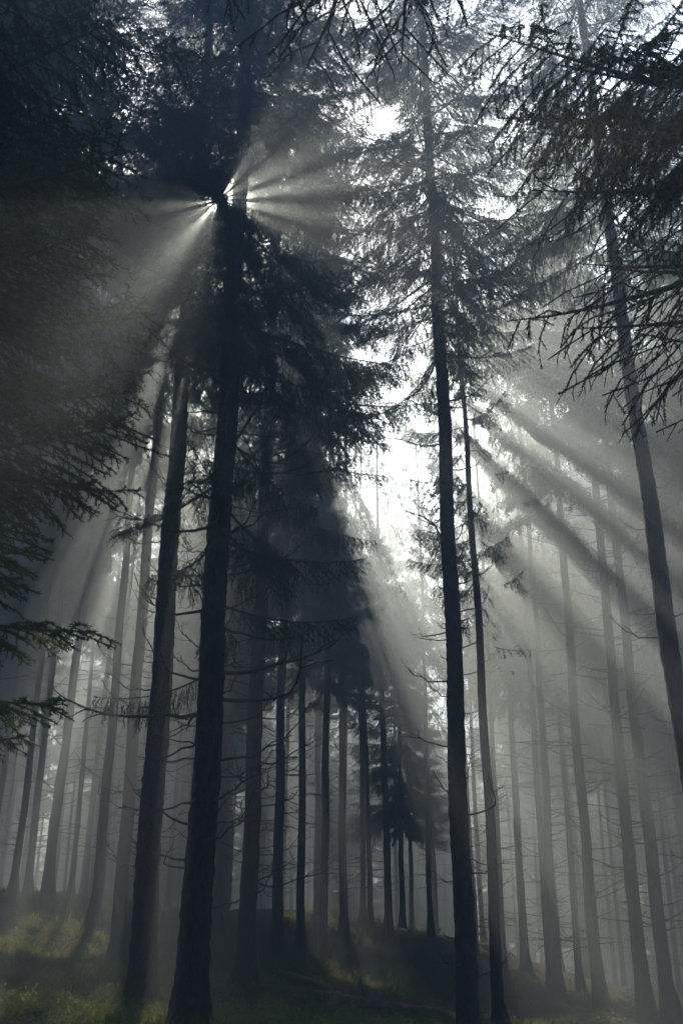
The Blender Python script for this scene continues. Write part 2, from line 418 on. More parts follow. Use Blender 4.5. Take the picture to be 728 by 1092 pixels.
# narrow slots cut in the tree right before the sun to shape its burst, and the wider cut in the crowns behind it
SLOTS = [(-62, -50, .12, .6), (-43, -27, .12, .75), (-20, -8, .12, .65), (-2, 8, .12, .6), (15, 22, .17, .45),
         (105, 112, .12, .34), (121, 134, .12, .46), (143, 150, .12, .38), (160, 169, .12, .42), (180, 185, .12, .3)]
FANS = [(-64, 26, .1, .8), (104, 116, .1, .38), (116, 138, .1, .48), (138, 174, .1, .43), (174, 188, .1, .34)]
FRONT = [False]
def in_opening(q, pad=0.0):
    x, y = q[:, 0], q[:, 1]; rho = np.hypot(x, y); ang = np.degrees(np.arctan2(-y, x)) 
    ang = ang + (6 * vnoise(x, y, 1.3) + 5 * vnoise(x, y, 0.5) + 2 * vnoise(x, y, 0.15)) * np.clip((ang - 36) / 16, 0.3, 1.2)
    bad = np.zeros(len(q), bool); pa = np.degrees(pad / np.maximum(rho, 0.3))
    for (a0, a1, r0, r1) in BANDS: bad |= (ang > a0 - pa) & (ang < a1 + pa) & (rho > r0 - pad) & (rho < r1 + pad)
    a0_ = np.degrees(np.arctan2(-y, x)); a0_ = np.where(a0_ < -90, a0_ + 360, a0_); pb = np.degrees(pad / np.maximum(rho, 0.3))
    for (a0, a1, r0, r1) in (SLOTS if FRONT[0] else FANS): bad |= (a0_ > a0 - pb) & (a0_ < a1 + pb) & (rho > r0 - pad) & (rho < r1 + pad)
    for (a, b_, c) in HOLES: bad |= (x - a) ** 2 + (y - b_) ** 2 < (c + pad) ** 2
    return bad
def hole_hit(P, pad=0.0):
    return in_opening(plane(P).reshape(-1, 2), pad)
def cut_holes(Vw, F, M):
    """drops the sprays that hang inside an opening"""
    bad = in_opening(plane(Vw[F].mean(1)))
    F, M = F[~bad], M[~bad]
    used, inv = np.unique(F, return_inverse=True)
    return Vw[used], inv.reshape(-1, 3), M
def bough_touches(p0, p1, L):
    return hole_hit(p0[None] + (p1 - p0)[None] * np.linspace(0.1, 1, 8)[:, None], 0.14 * L + 0.1).any()
def bough_tree(name, x, y, D, H, label, z0, Rm, n, meshes, seed, gap=0.0, dead=0, dead_range=(1.0, 8.0), dead_len=(0.3, 1.1), low=0.6,
               group=None, extra=(), keep=None, snags=0, sides=16, step=0.2, bend=0.12, z1=None, cat='spruce tree'):
    g = np.random.default_rng(seed)
    bz = gz(x, y)
    root = tag(empty(name, (x, y, bz)), label, cat, group)
    acc, ctr, radf = trunk_acc(g, D, H, sides, step, snags=snags, snag_range=dead_range, bend=bend)
    link('trunk', acc_mesh('trunk', acc, smooth=True), root)
    z1 = z1 or H
    O = np.array([x, y, bz])
    rest = Acc(); shown = 0
    lower_first = range(n)
    for i in lower_first:
        f = (i + g.random()) / n
        z = z0 + (z1 - z0) * f
        if z > H - 0.2: continue
        L = crown_profile(f, Rm, low) * g.uniform(0.7, 1.2)
        az = i * 2.399 + g.normal() * 0.35
        pitch = R(-14 * f + g.normal() * 6)
        p0 = O + ctr(z); dirv = rot_z(az) @ rot_y(pitch) @ np.array([1, 0, -0.18])
        p1 = p0 + dirv * L
        r1, r2, r3, r4 = g.random(4)
        cut = bough_touches(p0, p1, L)
        if keep and not keep(p0, p1, z, az, r1): continue
        key = min(meshes, key=lambda k: abs(k - L)); me = meshes[key][int(r2 * len(meshes[key]))]
        s = L / key; roll = g.normal() * 6; zs = g.uniform(0.85, 1.15)
        if shown < 98 and not cut:
            link('bough', me, root, ctr(z), (R(roll), pitch, az), (s, s, s * zs)); shown += 1
        else:
            libr = (LIB_NEAR if meshes is MESH_NEAR else LIB_MID) if cut else (LIB_MID if meshes is MESH_NEAR else LIB_FAR)
            k2 = min(libr, key=lambda k: abs(k - L)); src = libr[k2][int(r4 * len(libr[k2]))]
            Vb_, Fb_, Mb_ = arr(src); Tm = rot_z(az) @ rot_y(pitch)
            Vb_ = (Vb_ * (L / k2)) @ Tm.T + ctr(z)
            if cut: Vb_, Fb_, Mb_ = cut_holes(Vb_ + O, Fb_, Mb_); Vb_ = Vb_ - O
            rest.V.append(Vb_); rest.F.append(Fb_ + rest.n); rest.M.append(Mb_); rest.n += len(Vb_)
        N_BOUGH[0] += 1
    if rest.n:
        V_, F_, M_ = rest.arrays(); tag(link('crown', tri_mesh('crown', V_, F_, M_, (M_TWIG, M_NEEDLE)), root), kind='stuff')
    for i in range(dead):
        z = dead_range[0] + (dead_range[1] - dead_range[0]) * (i + g.random()) / dead
        L = g.uniform(*dead_len) * g.uniform(0.4, 1)
        az = g.random() * 6.283
        p = ctr(z) + radf(z) * 0.8 * np.array([math.cos(az), math.sin(az), 0])
        s = L / 1.0
        link('dead_branch', DEAD[g.integers(len(DEAD))], root, p, (0, R(g.uniform(-12, 10)), az), (s, s, s))
    for (me, loc, rot, sc) in extra:
        link('bough', me, root, np.array(loc) - O, rot, sc)
    return root, ctr, radf
DEAD = []
for i in range(7):
    g = np.random.default_rng(900 + i)
    DEAD.append(acc_mesh('dead_branch', dead_branch_acc(g, 1.0, e0=g.uniform(-14, 8), up=g.uniform(10, 55), forks=int(g.integers(3, 8)), r=0.012), (M_TWIG,)))

def yz(px, py, k):
    """height above the tree's own base at which the trunk crosses photo row py"""
    t = HT[k]; d = ray(px, py); return CAMZ + d[2] / d[1] * t['y'] - gz(t['x'], t['y'])

T = HT
FRONT[0] = True
# g: the pale grey trunk left of the dark one; h: the dark near trunk; i: trunk right of it
bough_tree('spruce_tree', T['h']['x'], T['h']['y'], T['h']['D'], 28, 'thick near-black spruce trunk in front of the sun, the darkest of all',
           3.6, 2.7, 225, MESH_NEAR, 21, gap=0.2, dead=70, dead_range=(1.7, 8.5), dead_len=(0.8, 2.2), low=0.45, sides=28, step=0.08, bend=0.05,
           keep=lambda p0, p1, z, az, r: z > 9 or (r < 0.55 and math.cos(az) > 0) or r < 0.12)
FRONT[0] = False
bough_tree('spruce_tree', T['g']['x'], T['g']['y'], T['g']['D'], 33, 'thick grey spruce trunk directly beside the darkest trunk, hit by a light shaft',
           13.2, 2.8, 170, MESH_NEAR, 22, gap=0.55, dead=60, dead_range=(2.0, 9.5), dead_len=(0.51, 1.80), sides=24, step=0.1, bend=0.08)
bough_tree('spruce_tree', T['i']['x'], T['i']['y'], T['i']['D'], 34, 'mid-sized dark spruce trunk behind the long curved dead twigs of the darkest tree',
           10.2, 4.0, 180, MESH_MID, 23, gap=0.55, dead=54, dead_range=(1.5, 6.5), dead_len=(0.68, 2.25), low=0.55, bend=0.1,
           keep=lambda p0, p1, z, az, r: z > 14 or math.cos(az) > -0.1 or r < 0.2)
bough_tree('spruce_tree', T['f']['x'], T['f']['y'], T['f']['D'], 34, 'slim spruce trunk just to the other side of the thick grey trunk',
           13.5, 2.9, 170, MESH_MID, 24, gap=0.55, dead=45, dead_range=(2.0, 10), dead_len=(0.51, 1.95))
bough_tree('spruce_tree', T['e']['x'], T['e']['y'], T['e']['D'], 34, 'thin spruce trunk standing beside the broad light shaft over the sunlit bilberry patch',
           14.0, 2.9, 160, MESH_MID, 25, gap=0.55, dead=39, dead_range=(2.0, 11), dead_len=(0.51, 1.80))
bough_tree('spruce_tree', T['j']['x'], T['j']['y'], T['j']['D'], 34, 'thin spruce trunk whose base meets the small sunlit grass patch',
           11.0, 3.2, 130, MESH_MID, 26, gap=0.55, dead=51, dead_range=(1.5, 10), dead_len=(0.51, 1.80))
bough_tree('spruce_tree', T['l']['x'], T['l']['y'], T['l']['D'], 33, 'thin straight spruce trunk under the dark mass of drooping boughs, single against the mist',
           9.2, 3.7, 150, MESH_MID, 27, gap=0.5, dead=36, dead_range=(1.5, 8), dead_len=(0.51, 1.50))
bough_tree('spruce_tree', T['r']['x'], T['r']['y'], T['r']['D'], 34, 'tall dark spruce trunk with long upturned bare snags at mid height, sunlit mist behind it',
           13.0, 3.1, 210, MESH_NEAR, 28, gap=0.8, dead=60, dead_range=(1.2, 12.5), dead_len=(0.4, 2.0), sides=22, step=0.1, bend=0.1,
           keep=lambda p0, p1, z, az, r: not (z > 17.5 and math.cos(az) > 0.2 and r < 0.3))
bough_tree('spruce_tree', T['s']['x'], T['s']['y'], T['s']['D'], 22, 'slender dark spruce with shaggy hanging twigs beside the tall trunk with upturned snags',
           6.9, 1.6, 90, MESH_MID, 29, gap=0.5, dead=60, dead_range=(1.0, 9), dead_len=(0.15, 0.7), low=0.8, bend=0.1)
bough_tree('spruce_tree', T['z']['x'], T['z']['y'], T['z']['D'], 30, 'dark spruce trunk leaning along the picture edge with short snags on its sunlit rim',
           13.6, 2.6, 125, MESH_NEAR, 30, gap=0, dead=34, dead_range=(1.5, 11), dead_len=(0.2, 1.1), sides=22, step=0.1)
bough_tree('spruce_tree', -4.7, 9.6, 0.32, 25, 'added dark spruce crown that shades the black needled boughs, close beside the sun glow',
           7.4, 2.1, 100, MESH_NEAR, 33, dead=8, dead_range=(2.5, 6.5), dead_len=(0.3, 0.9), low=0.7)  # extra spruce added to keep sunlight off the near left boughs
placed_extra = [(-4.7, 9.6)]
# the low, blue-dark crown in the hollow
bough_tree('spruce_tree', T['p']['x'], T['p']['y'], T['p']['D'], 17.5, 'broad blue-grey spruce with a low cone of foliage in the hollow, thicker stem',
           4.6, 3.4, 95, MESH_MID, 31, low=0.9)
bough_tree('spruce_tree', T['q']['x'], T['q']['y'], T['q']['D'], 15.5, 'thinner stem close beside the broad blue-grey young spruce in the hollow',
           5.2, 2.6, 80, MESH_MID, 32, low=0.9)

# ------------------------------------------------------------------ copied trees: five trunks, five crowns
TR = []; CR = []
for i in range(5):
    g = np.random.default_rng(400 + i)
    H = 25.0
    acc, ctr, radf = trunk_acc(g, 0.30, H, 10, 0.6, snags=80, snag_range=(1.2, 13), snag_len=(0.5, 1.9), bend=0.25)
    TR.append(acc_mesh('trunk', acc))
    ca = crown_acc(g, [11.5, 13, 10, 12.5, 14][i], H, [2.9, 2.6, 3.1, 2.7, 2.4][i], 125, LIB_FAR, ctr)
    V_, F_, M_ = ca.arrays(); CR.append(tri_mesh('crown', V_, F_, M_, (M_TWIG, M_NEEDLE)))
def carved_crown(x, y, H, z0, Rm, n, seed):
    g = np.random.default_rng(seed); acc = Acc(); O = np.array([x, y, gz(x, y)])
    for i in range(n):
        f = (i + g.random()) / n; z = z0 + (H - z0) * f
        L = crown_profile(f, Rm, 0.6) * g.uniform(0.7, 1.2); az = i * 2.399 + g.normal() * 0.3; k2 = g.integers(2); pt = R(-14 * f + g.normal() * 6)
        Tm = rot_z(az) @ rot_y(pt); p0 = O + np.array([0, 0, z]); p1 = p0 + Tm @ np.array([1, 0, -0.18]) * L
        key = min(LIB_FAR, key=lambda k: abs(k - L)); Vb_, Fb_, Mb_ = arr(LIB_FAR[key][k2]); Vb_ = (Vb_ * (L / key)) @ Tm.T + np.array([0, 0, z])
        if bough_touches(p0, p1, L): Vb_, Fb_, Mb_ = cut_holes(Vb_ + O, Fb_, Mb_); Vb_ = Vb_ - O
        acc.V.append(Vb_); acc.F.append(Fb_ + acc.n); acc.M.append(Mb_); acc.n += len(Vb_)
    V_, F_, M_ = acc.arrays(); return tri_mesh('crown', V_, F_, M_, (M_TWIG, M_NEEDLE))
def crown_hit(x, y, H, z0, Rm=2.4):
    P = np.array([x, y, gz(x, y)]) + np.stack([np.zeros(12), np.zeros(12), np.linspace(z0, H, 12)], 1)
    return hole_hit(P, Rm * 0.6).any()
CARVED = [0]
def simple_tree(x, y, D, H, v, rz, label, group=None, crown=True, cv=None, carve=False):
    root = tag(empty('spruce_tree', (x, y, gz(x, y)), rz), label, 'spruce tree', group)
    s = H / 25.0; r = D / 0.30
    if not carve and crown and cv is None and crown_hit(x, y, H, 12.0 * s): carve = True
    CARVED[0] += carve
    link('trunk', TR[v], root, scale=(r, r, s))
    if carve: link('crown', carved_crown(x, y, H, H * 0.42, 2.7, 130, int(1000 + abs(x * 31 + y * 7))), root, rot=(0, 0, -rz))
    elif crown: link('crown', CR[v if cv is None else cv], root, scale=(s * 1.0, s * 1.0, s))
    return root
for i in range(2):
    g = np.random.default_rng(450 + i)
    ca = crown_acc(g, 3.0 + i, 24.5, 3.0, 150, LIB_FAR, lambda z: np.array([0, 0, z]), low=0.9)
    V_, F_, M_ = ca.arrays(); CR.append(tri_mesh('crown', V_, F_, M_, (M_TWIG, M_NEEDLE)))
GROUPS = {}
NAMED = {
 'a': 'slim pale trunk on the rise, first of the three behind the sunlit bilberry patch',
 'b': 'slim pale trunk on the rise, middle one of the three behind the sunlit bilberry patch',
 'c': 'thicker pale trunk on the rise inside the light shaft behind the sunlit bilberry patch',
 'd': 'very thin faint trunk just past the light shaft on the rise',
 'k': 'slim trunk midway between two darker ones above the small sunlit grass patch',
 'm': 'pale wide trunk in the mist beside the thin straight trunk under the dark boughs',
 'n': 'first of two close thin trunks standing side by side at the crest of the slope',
 'o': 'second of two close thin trunks standing side by side at the crest of the slope',
 't': 'faint grey trunk in the mist next to the slender spruce with hanging twigs',
 'u': 'slim grey trunk in bright mist, darkest of the row of pale trunks down the slope',
 'v': 'thinnest trunk of the pale row down the slope, behind the slim darkest one',
 'w': 'broad pale trunk at the centre of the row of pale trunks down the slope',
 'x': 'tall pale trunk below the lower light shafts, second from the end of the row',
 'y': 'pale trunk that ends the row of misty trunks, beside the leaning dark edge trunk',
}
placed = [(T[k]['x'], T[k]['y']) for k in T] + placed_extra
hts = dict(a=31, b=32, c=33, d=30, k=33, m=31, n=28, o=27, t=26, u=27, v=25, w=29, x=29, y=30)
for i, k in enumerate(NAMED):
    simple_tree(T[k]['x'], T[k]['y'], T[k]['D'], hts[k], i % 5, i * 1.7, NAMED[k], carve=True)

# filler forest
fg = np.random.default_rng(77)
FILL = []
tries = 0
def gap_zone(x, y):
    az = math.degrees(math.atan2(x, y))
    if 38 < y < 70 and 0.4 < az < 3.6: return True        # the clearing seen as bright sky between the crowns
    return False
while len(FILL) < 262 and tries < 15000:
    tries += 1
    y = 24 + 100 * fg.random() ** 0.85; w = 0.44 * y + 5
    x = fg.uniform(-w, w)
    if gap_zone(x, y): continue
    dmin = 2.5
    if any((x - a) ** 2 + (y - b) ** 2 < dmin ** 2 for a, b in placed): continue
    # keep measured sight lines open in front
    if y < 34: continue
    # sun opening
    h = CAMZ + SUN[2] / SUN[1] * y; sx = SUN[0] / SUN[1] * y
    if abs(x - sx) < 2.6 and h < 30: continue
    placed.append((x, y)); FILL.append((x, y))
SIDE = []
tries = 0
while len(SIDE) < 26 and tries < 260:
    tries += 1
    y = fg.uniform(11, 36); sgn = fg.choice([-1, 1]); x = sgn * fg.uniform(0.365 * y + 0.6, 0.56 * y + 2.5)
    if any((x - a) ** 2 + (y - b) ** 2 < 2.7 ** 2 for a, b in placed): continue
    if sgn > 0 and y < 19: continue
    if sgn < 0 and y > 15 and fg.random() < 0.6: continue
    placed.append((x, y)); SIDE.append((x, y))
FILL += [(2.0, 42.0), (3.1, 56.0)]
for i, (x, y) in enumerate(SIDE):
    side_name = 'left' if x < 0 else 'right'
    simple_tree(x, y, fg.uniform(0.26, 0.38), fg.uniform(26, 32), int(fg.integers(5)), fg.random() * 6.28,
                'spruce whose high misty crown leans into the upper %s of the view, trunk foot hidden' % side_name, 'tall side spruces of the ' + side_name + ' edge')
for i, (x, y) in enumerate(FILL):
    az = math.degrees(math.atan2(x, y))
    simple_tree(x, y, fg.uniform(0.2, 0.36), fg.uniform(25, 33) if y < 70 else fg.uniform(18, 25), int(fg.integers(5)), fg.random() * 6.28,
                'faint far spruce trunk dissolving into the bright mist among many alike', 'far spruces fading into the mist',
                cv=(5 + i % 2) if (y > 84 and i % 5) else None)

# ------------------------------------------------------------------ near trees outside the frame whose boughs hang into it
def orient(p0, p1, roll=0.0):
    d = Vector([float(c) for c in (np.array(p1) - np.array(p0))]); L = d.length
    q = d.to_track_quat('X', 'Z'); e = q.to_euler(); return e, L
def near_tree(x, y, D, H, label, boughs, seed, nfill=0, zf=5.0, asc=1.0):
    g = np.random.default_rng(seed)
    bz = gz(x, y); O = np.array([x, y, bz])
    root = tag(empty('spruce_tree', O), label, 'spruce tree')
    acc, ctr, radf = trunk_acc(g, D, H, 20, 0.15, bend=0.05)
    link('trunk', acc_mesh('trunk', acc, smooth=True), root)
    for bdef in boughs:
        (tx, ty, a, drop, kw) = bdef; a *= asc; drop *= asc
        tip = at(tx, ty, a)
        z = tip[2] - bz + drop
        p0 = ctr(z); d = (tip - O) - p0
        L = np.linalg.norm(d)
        az = math.atan2(d[1], d[0]); pitch = -math.atan2(d[2], math.hypot(d[0], d[1]))
        args = dict(hang=0.2, q=1.45, nd=1.8, twl=0.6, sec=0.048, ter=0.034, e0=-10, e1=12, bare=0.25, thick=1.6)
        args.update(kw)
        WOB[0] = args.pop('wob', 1.2)
        acc = make_bough(g, L, **args); WOB[0] = 1.0
        link('bough', bough_mesh('bough', acc), root, p0, (0, pitch, az))
    for i in range(nfill):
        z = zf + (9.6 - zf) * (i + g.random()) / nfill; az = i * 2.399 + g.normal() * 0.3; L = 3.0 * g.uniform(0.75, 1.1)
        s = L / 3.0; link('bough', MESH_NEAR[3.0][int(g.integers(3))], root, ctr(z), (R(g.normal() * 8), R(g.normal() * 6), az), (s, s, s))
    ca = crown_acc(g, 9.5, H, 2.6, 110, LIB_FAR, ctr); V_, F_, M_ = ca.arrays()
    link('crown', tri_mesh('crown', V_, F_, M_, (M_TWIG, M_NEEDLE)), root)
    return root
near_tree(-3.95, 4.65, 0.42, 24, 'near spruce whose black needled boughs reach in one above another beside the sun', [
    (120, 20, 6.4, 0.5, dict(hang=0.5)), (90, 95, 6.0, 0.4, {}), (125, 165, 6.3, 0.5, {}), (40, 60, 5.4, 0.4, dict(hang=0.6)),
    (135, 225, 6.5, 0.5, {}), (70, 250, 5.6, 0.4, {}), (168, 330, 6.6, 0.55, {}), (120, 365, 6.3, 0.4, {}), (60, 330, 5.6, 0.3, {}),
    (132, 470, 6.5, 0.35, dict(e1=4)), (75, 500, 5.8, 0.3, dict(e1=4)), (110, 635, 6.4, 0.3, dict(e1=4)), (92, 715, 6.0, 0.25, dict(e1=2)),
    (20, 780, 5.6, 0.2, dict(live=0.4)), (100, 55, 5.5, 0.9, dict(hang=0.7)), (30, 200, 6.8, 0.6, {}), (20, 400, 6.8, 0.4, {}), (45, 590, 6.2, 0.3, {}), (150, 290, 5.6, 0.5, dict(sec=.04)), (128, 430, 5.6, 0.4, dict(sec=.04)), (110, 130, 5.4, 0.5, dict(sec=.04)), (100, 600, 5.4, 0.3, dict(sec=.045)),
], 51, 20, 4.9, 0.78)
DD = dict(live=0.06, hang=0.35, sec=0.10, ter=0.085, wob=2.6, thick=1.9, bare=0.15, fan=1.5)
near_tree(3.9, 4.4, 0.4, 26, 'near spruce whose half-bare twig tangle hangs into the top corner over the misty trunks', [
    (490, 25, 5.6, 0.9, dict(live=0.95, hang=0.55, e0=-16)), (560, 60, 5.4, 0.8, dict(live=0.9, hang=0.6)), (620, 15, 5.2, 0.8, dict(live=1, hang=0.6)),
    (690, 30, 5.0, 0.8, dict(live=0.9, hang=0.5, sec=0.08)),
    (512, 235, 6.0, 1.5, dict(DD, live=0.5, fan=1.0, hang=0.7)), (570, 190, 5.5, 1.2, DD), (640, 140, 5.0, 1.0, DD), (600, 300, 5.4, 1.2, DD), (668, 250, 5.0, 0.8, DD),
    (552, 300, 5.8, 1.2, dict(DD, live=0.6, fan=0.9, hang=0.6)), (615, 345, 5.4, 0.9, dict(DD, live=0.5, hang=0.5)), (700, 330, 4.9, 0.6, dict(DD, live=0.3)),
    (590, 110, 5.6, 1.0, dict(DD, live=0.5, hang=0.7)),
], 52, 4, 7.5, 0.85)
near_tree(0.9, -1.2, 0.36, 24, 'overhanging near spruce whose bare drooping twig ends dangle in at the top centre', [
    (285, 60, 4.6, 0.4, dict(DD, live=0.3, hang=1.0, fan=0.7, bare=0.5)), (345, 95, 4.7, 0.5, dict(DD, live=0.55, hang=1.1, fan=0.8, bare=0.5)),
    (400, 40, 4.8, 0.5, dict(DD, live=0.5, hang=1.1, fan=0.8, bare=0.5)), (325, 15, 4.4, 0.5, dict(DD, live=0.6, hang=1.2, fan=0.8, bare=0.5)),
], 53)

# ------------------------------------------------------------------ ground cover
def cover(name, N, region, g, kindf, mat, label, cat):
    acc = Acc()
    return acc
def wedge(g, N, y0, y1, p=1.3):
    y = y0 + (y1 - y0) * g.random(N) ** p
    x = g.uniform(-1, 1, N) * (0.42 * y + 1.5)
    return x, y
g = np.random.default_rng(61)
N = 34000
x, y = wedge(g, N, 6.5, 42)
dens = vnoise(x, y, 1.6) + vnoise(x, y, 4.5) + 0.25
keepm = g.random(N) < np.clip((dens - 0.2) * 3.4, 0.015, 1)
x, y = x[keepm], y[keepm]; z = ground_z(x, y)
B = 6
bx = np.repeat(x, B) + g.normal(size=len(x) * B) * 0.06; by = np.repeat(y, B) + g.normal(size=len(x) * B) * 0.06; bz = np.repeat(z, B) - 0.02
h = g.uniform(0.06, 0.34, len(bx)); az = g.random(len(bx)) * 6.283; lean = g.uniform(0.1, 0.8, len(bx)) * h
wv = np.stack([-np.sin(az), np.cos(az), 0 * az], 1) * (0.004 + 0.0004 * by[:, None])
P0 = np.stack([bx, by, bz], 1); mid = P0 + np.stack([np.cos(az) * lean * 0.4, np.sin(az) * lean * 0.4, h * 0.6], 1)
tip = P0 + np.stack([np.cos(az) * lean, np.sin(az) * lean, h * 0.9], 1)
Vg = np.stack([P0 - wv, P0 + wv, mid + wv * 0.8, mid - wv * 0.8, tip], 1).reshape(-1, 3)
k = np.arange(len(bx))[:, None, None] * 5
Fg = (k + np.array([[0, 1, 2], [0, 2, 3], [3, 2, 4]])[None]).reshape(-1, 3)
tag(link('grass', tri_mesh('grass', Vg, Fg, None, (M_GRASS,))), 'low forest grass and moss tufts covering the dark forest floor', 'grass', kind='stuff')
# bilberry: small leaves in loose knee-high clumps
x, y = wedge(g, 14000, 7.5, 50, 1.2)
dens = vnoise(x, y, 2.4) + vnoise(x + 31, y, 0.9) * 0.7
patch = np.exp(-(((x + 4.6) / 2.2) ** 2 + ((y - 14.5) / 2.5) ** 2)) + 0.8 * np.exp(-(((x - 0.9) / 1.6) ** 2 + ((y - 17) / 2.0) ** 2))
keepm = (dens + patch * 1.2) > 0.22
x, y = x[keepm], y[keepm]; z = ground_z(x, y)
B = 34
sp = 0.17
dx = g.normal(size=len(x) * B) * sp; dy = g.normal(size=len(x) * B) * sp
ht = np.repeat(g.uniform(0.15, 0.42, len(x)), B)
dz = ht * g.random(len(dx)) ** 0.5 * np.exp(-(dx ** 2 + dy ** 2) / 0.12)
Pc = np.stack([np.repeat(x, B) + dx, np.repeat(y, B) + dy, np.repeat(z, B) + dz], 1)
u1 = unit(g.normal(size=Pc.shape)); u2 = unit(np.cross(u1, g.normal(size=Pc.shape)))
sl = (0.010 + 0.00055 * Pc[:, 1:2]) * g.uniform(0.7, 1.3, (len(Pc), 1))
Vb = np.stack([Pc - u1 * sl, Pc + u2 * sl * 0.6, Pc + u1 * sl, Pc - u2 * sl * 0.6], 1).reshape(-1, 3)
k = np.arange(len(Pc))[:, None, None] * 4
Fb = (k + np.array([[0, 1, 2], [0, 2, 3]])[None]).reshape(-1, 3)
tag(link('undergrowth', tri_mesh('undergrowth', Vb, Fb, None, (M_LEAF,))), 'small-leaved bilberry undergrowth in loose clumps on the forest floor', 'undergrowth', kind='stuff')

# ------------------------------------------------------------------ things lying and growing on the ground
def ground_at(px, py):
    for a in np.arange(6, 70, 0.05):
        P = at(px, py, a)
        if P[2] < gz(P[0], P[1]): return P
    return P
g = np.random.default_rng(88)
# stump
P = ground_at(450, 1068)
root = tag(empty('tree_stump', (P[0], P[1], gz(P[0], P[1]))), 'low dark rotting stump on the slope beside the sunlit plants', 'tree stump')
acc = Acc(); k = 26; hs = [-.15, 0, .08, .2, .34, .42]; Vs = []
top = .34 + .1 * g.random(k)
for i, h in enumerate(hs):
    rr = .21 + .16 * math.exp(-max(h, 0) / .1) ; th = np.arange(k) * 2 * math.pi / k
    rad = rr * (1 + .06 * np.cos(5 * th) * math.exp(-max(h, 0) / .1) * 2 + .04 * g.normal(size=k))
    z = np.full(k, h) if i < len(hs) - 1 else top
    if i == len(hs) - 2: z = np.minimum(z, top - .03)
    Vs.append(np.stack([rad * np.cos(th), rad * np.sin(th), z], 1))
Vs.append(Vs[-1] * np.array([.7, .7, 1]) - np.array([0, 0, .05]))
n_ = len(Vs); Vs = np.concatenate(Vs + [np.array([[0, 0, .3]])]); Fs = []
for i in range(n_ - 1):
    for j in range(k):
        a, b_ = i * k + j, i * k + (j + 1) % k; Fs += [(a, b_, b_ + k), (a, b_ + k, a + k)]
for j in range(k): Fs.append(((n_ - 1) * k + j, (n_ - 1) * k + (j + 1) % k, n_ * k))
acc.add(Vs, Fs); link('stump_body', acc_mesh('stump_body', acc, (M_WOODROT,)), root)
# logs
def log(pxa, pya, pxb, pyb, rad, label):
    A, B_ = ground_at(pxa, pya), ground_at(pxb, pyb); n = 22
    q = np.array([A + (B_ - A) * t for t in np.linspace(0, 1, n)])
    q[:, 2] = np.maximum(ground_z(q[:, 0], q[:, 1]), np.interp(np.linspace(0, 1, n), [0, 1], [gz(A[0], A[1]), gz(B_[0], B_[1])])) + rad * 0.55
    q[1:-1, 2] = (q[:-2, 2] + q[1:-1, 2] + q[2:, 2]) / 3
    acc = Acc(); O = q[n // 2].copy(); q = q - O
    tube(acc, q, rad * (1 + .08 * g.normal(size=n)) * np.linspace(1, .7, n), 12)
    for _ in range(7):
        i = g.integers(2, n - 2); d = g.normal(size=3); d[2] = abs(d[2]) + .2; d /= np.linalg.norm(d)
        tube(acc, bend_line(q[i] + d * rad * .6, d, g.uniform(.1, .4), 3, g, wob=.15), [.014, .01, .007, .004], 5)
    o = link('fallen_log', acc_mesh('fallen_log', acc, (M_WOODROT,), True), loc=O); tag(o, label, 'fallen log')
log(300, 1040, 372, 1062, .09, 'thin pale fallen log lying downhill beside the small sunlit grass patch')
log(335, 1066, 470, 1084, .12, 'long mossy fallen log on the slope just in front of the low stump')
log(560, 1072, 650, 1085, .09, 'fallen log half hidden in plants at the foot of the pale misty trunks')
# fallen branches
for i, (px, py, rz, L, lab) in enumerate([
    (10, 1040, 0.3, 1.5, 'bare arching fallen branch at the edge of the sunlit bilberry patch'), (85, 1062, 2.4, 1.3, 'bare fallen branch on the dark hummock before the sunlit bilberry patch'),
    (255, 1078, 0.8, 1.4, 'bare fallen branch on the dark ground just behind the darkest trunk'), (405, 1082, 3.6, 1.2, 'short bare fallen branch in front of the long mossy log'),
    (560, 1084, 1.2, 1.3, 'bare fallen branch near the slender spruce with hanging twigs'), (330, 1010, 5.0, 1.6, 'bare fallen branch up on the rise behind the small sunlit grass patch')]):
    P = ground_at(px, py)
    root = tag(empty('fallen_branch', (P[0], P[1], gz(P[0], P[1])), rz), lab, 'fallen branch')
    acc = Acc(); n = 12; t = np.linspace(0, 1, n + 1)
    Q = np.stack([t * L - L / 2, .12 * np.sin(t * 3), .02 + .34 * L * .6 * np.sin(t * math.pi)], 1)
    tube(acc, Q, np.linspace(.02, .005, n + 1), 6)
    link('limb', acc_mesh('limb', acc, (M_TWIG,)), root)
    for j in range(7):
        kx = int(g.integers(2, n)); d = (Q[min(n, kx + 1)] - Q[kx - 1]); d /= np.linalg.norm(d); d += np.array([0, g.choice([-1, 1]) * g.uniform(.4, 1), g.uniform(-.5, .4)])
        a2 = Acc(); tube(a2, bend_line(Q[kx], d, L * g.uniform(.15, .4), 5, g, wob=.14), np.linspace(.008, .0025, 6), 5)
        link('twig', acc_mesh('twig', a2, (M_TWIG,)), root)
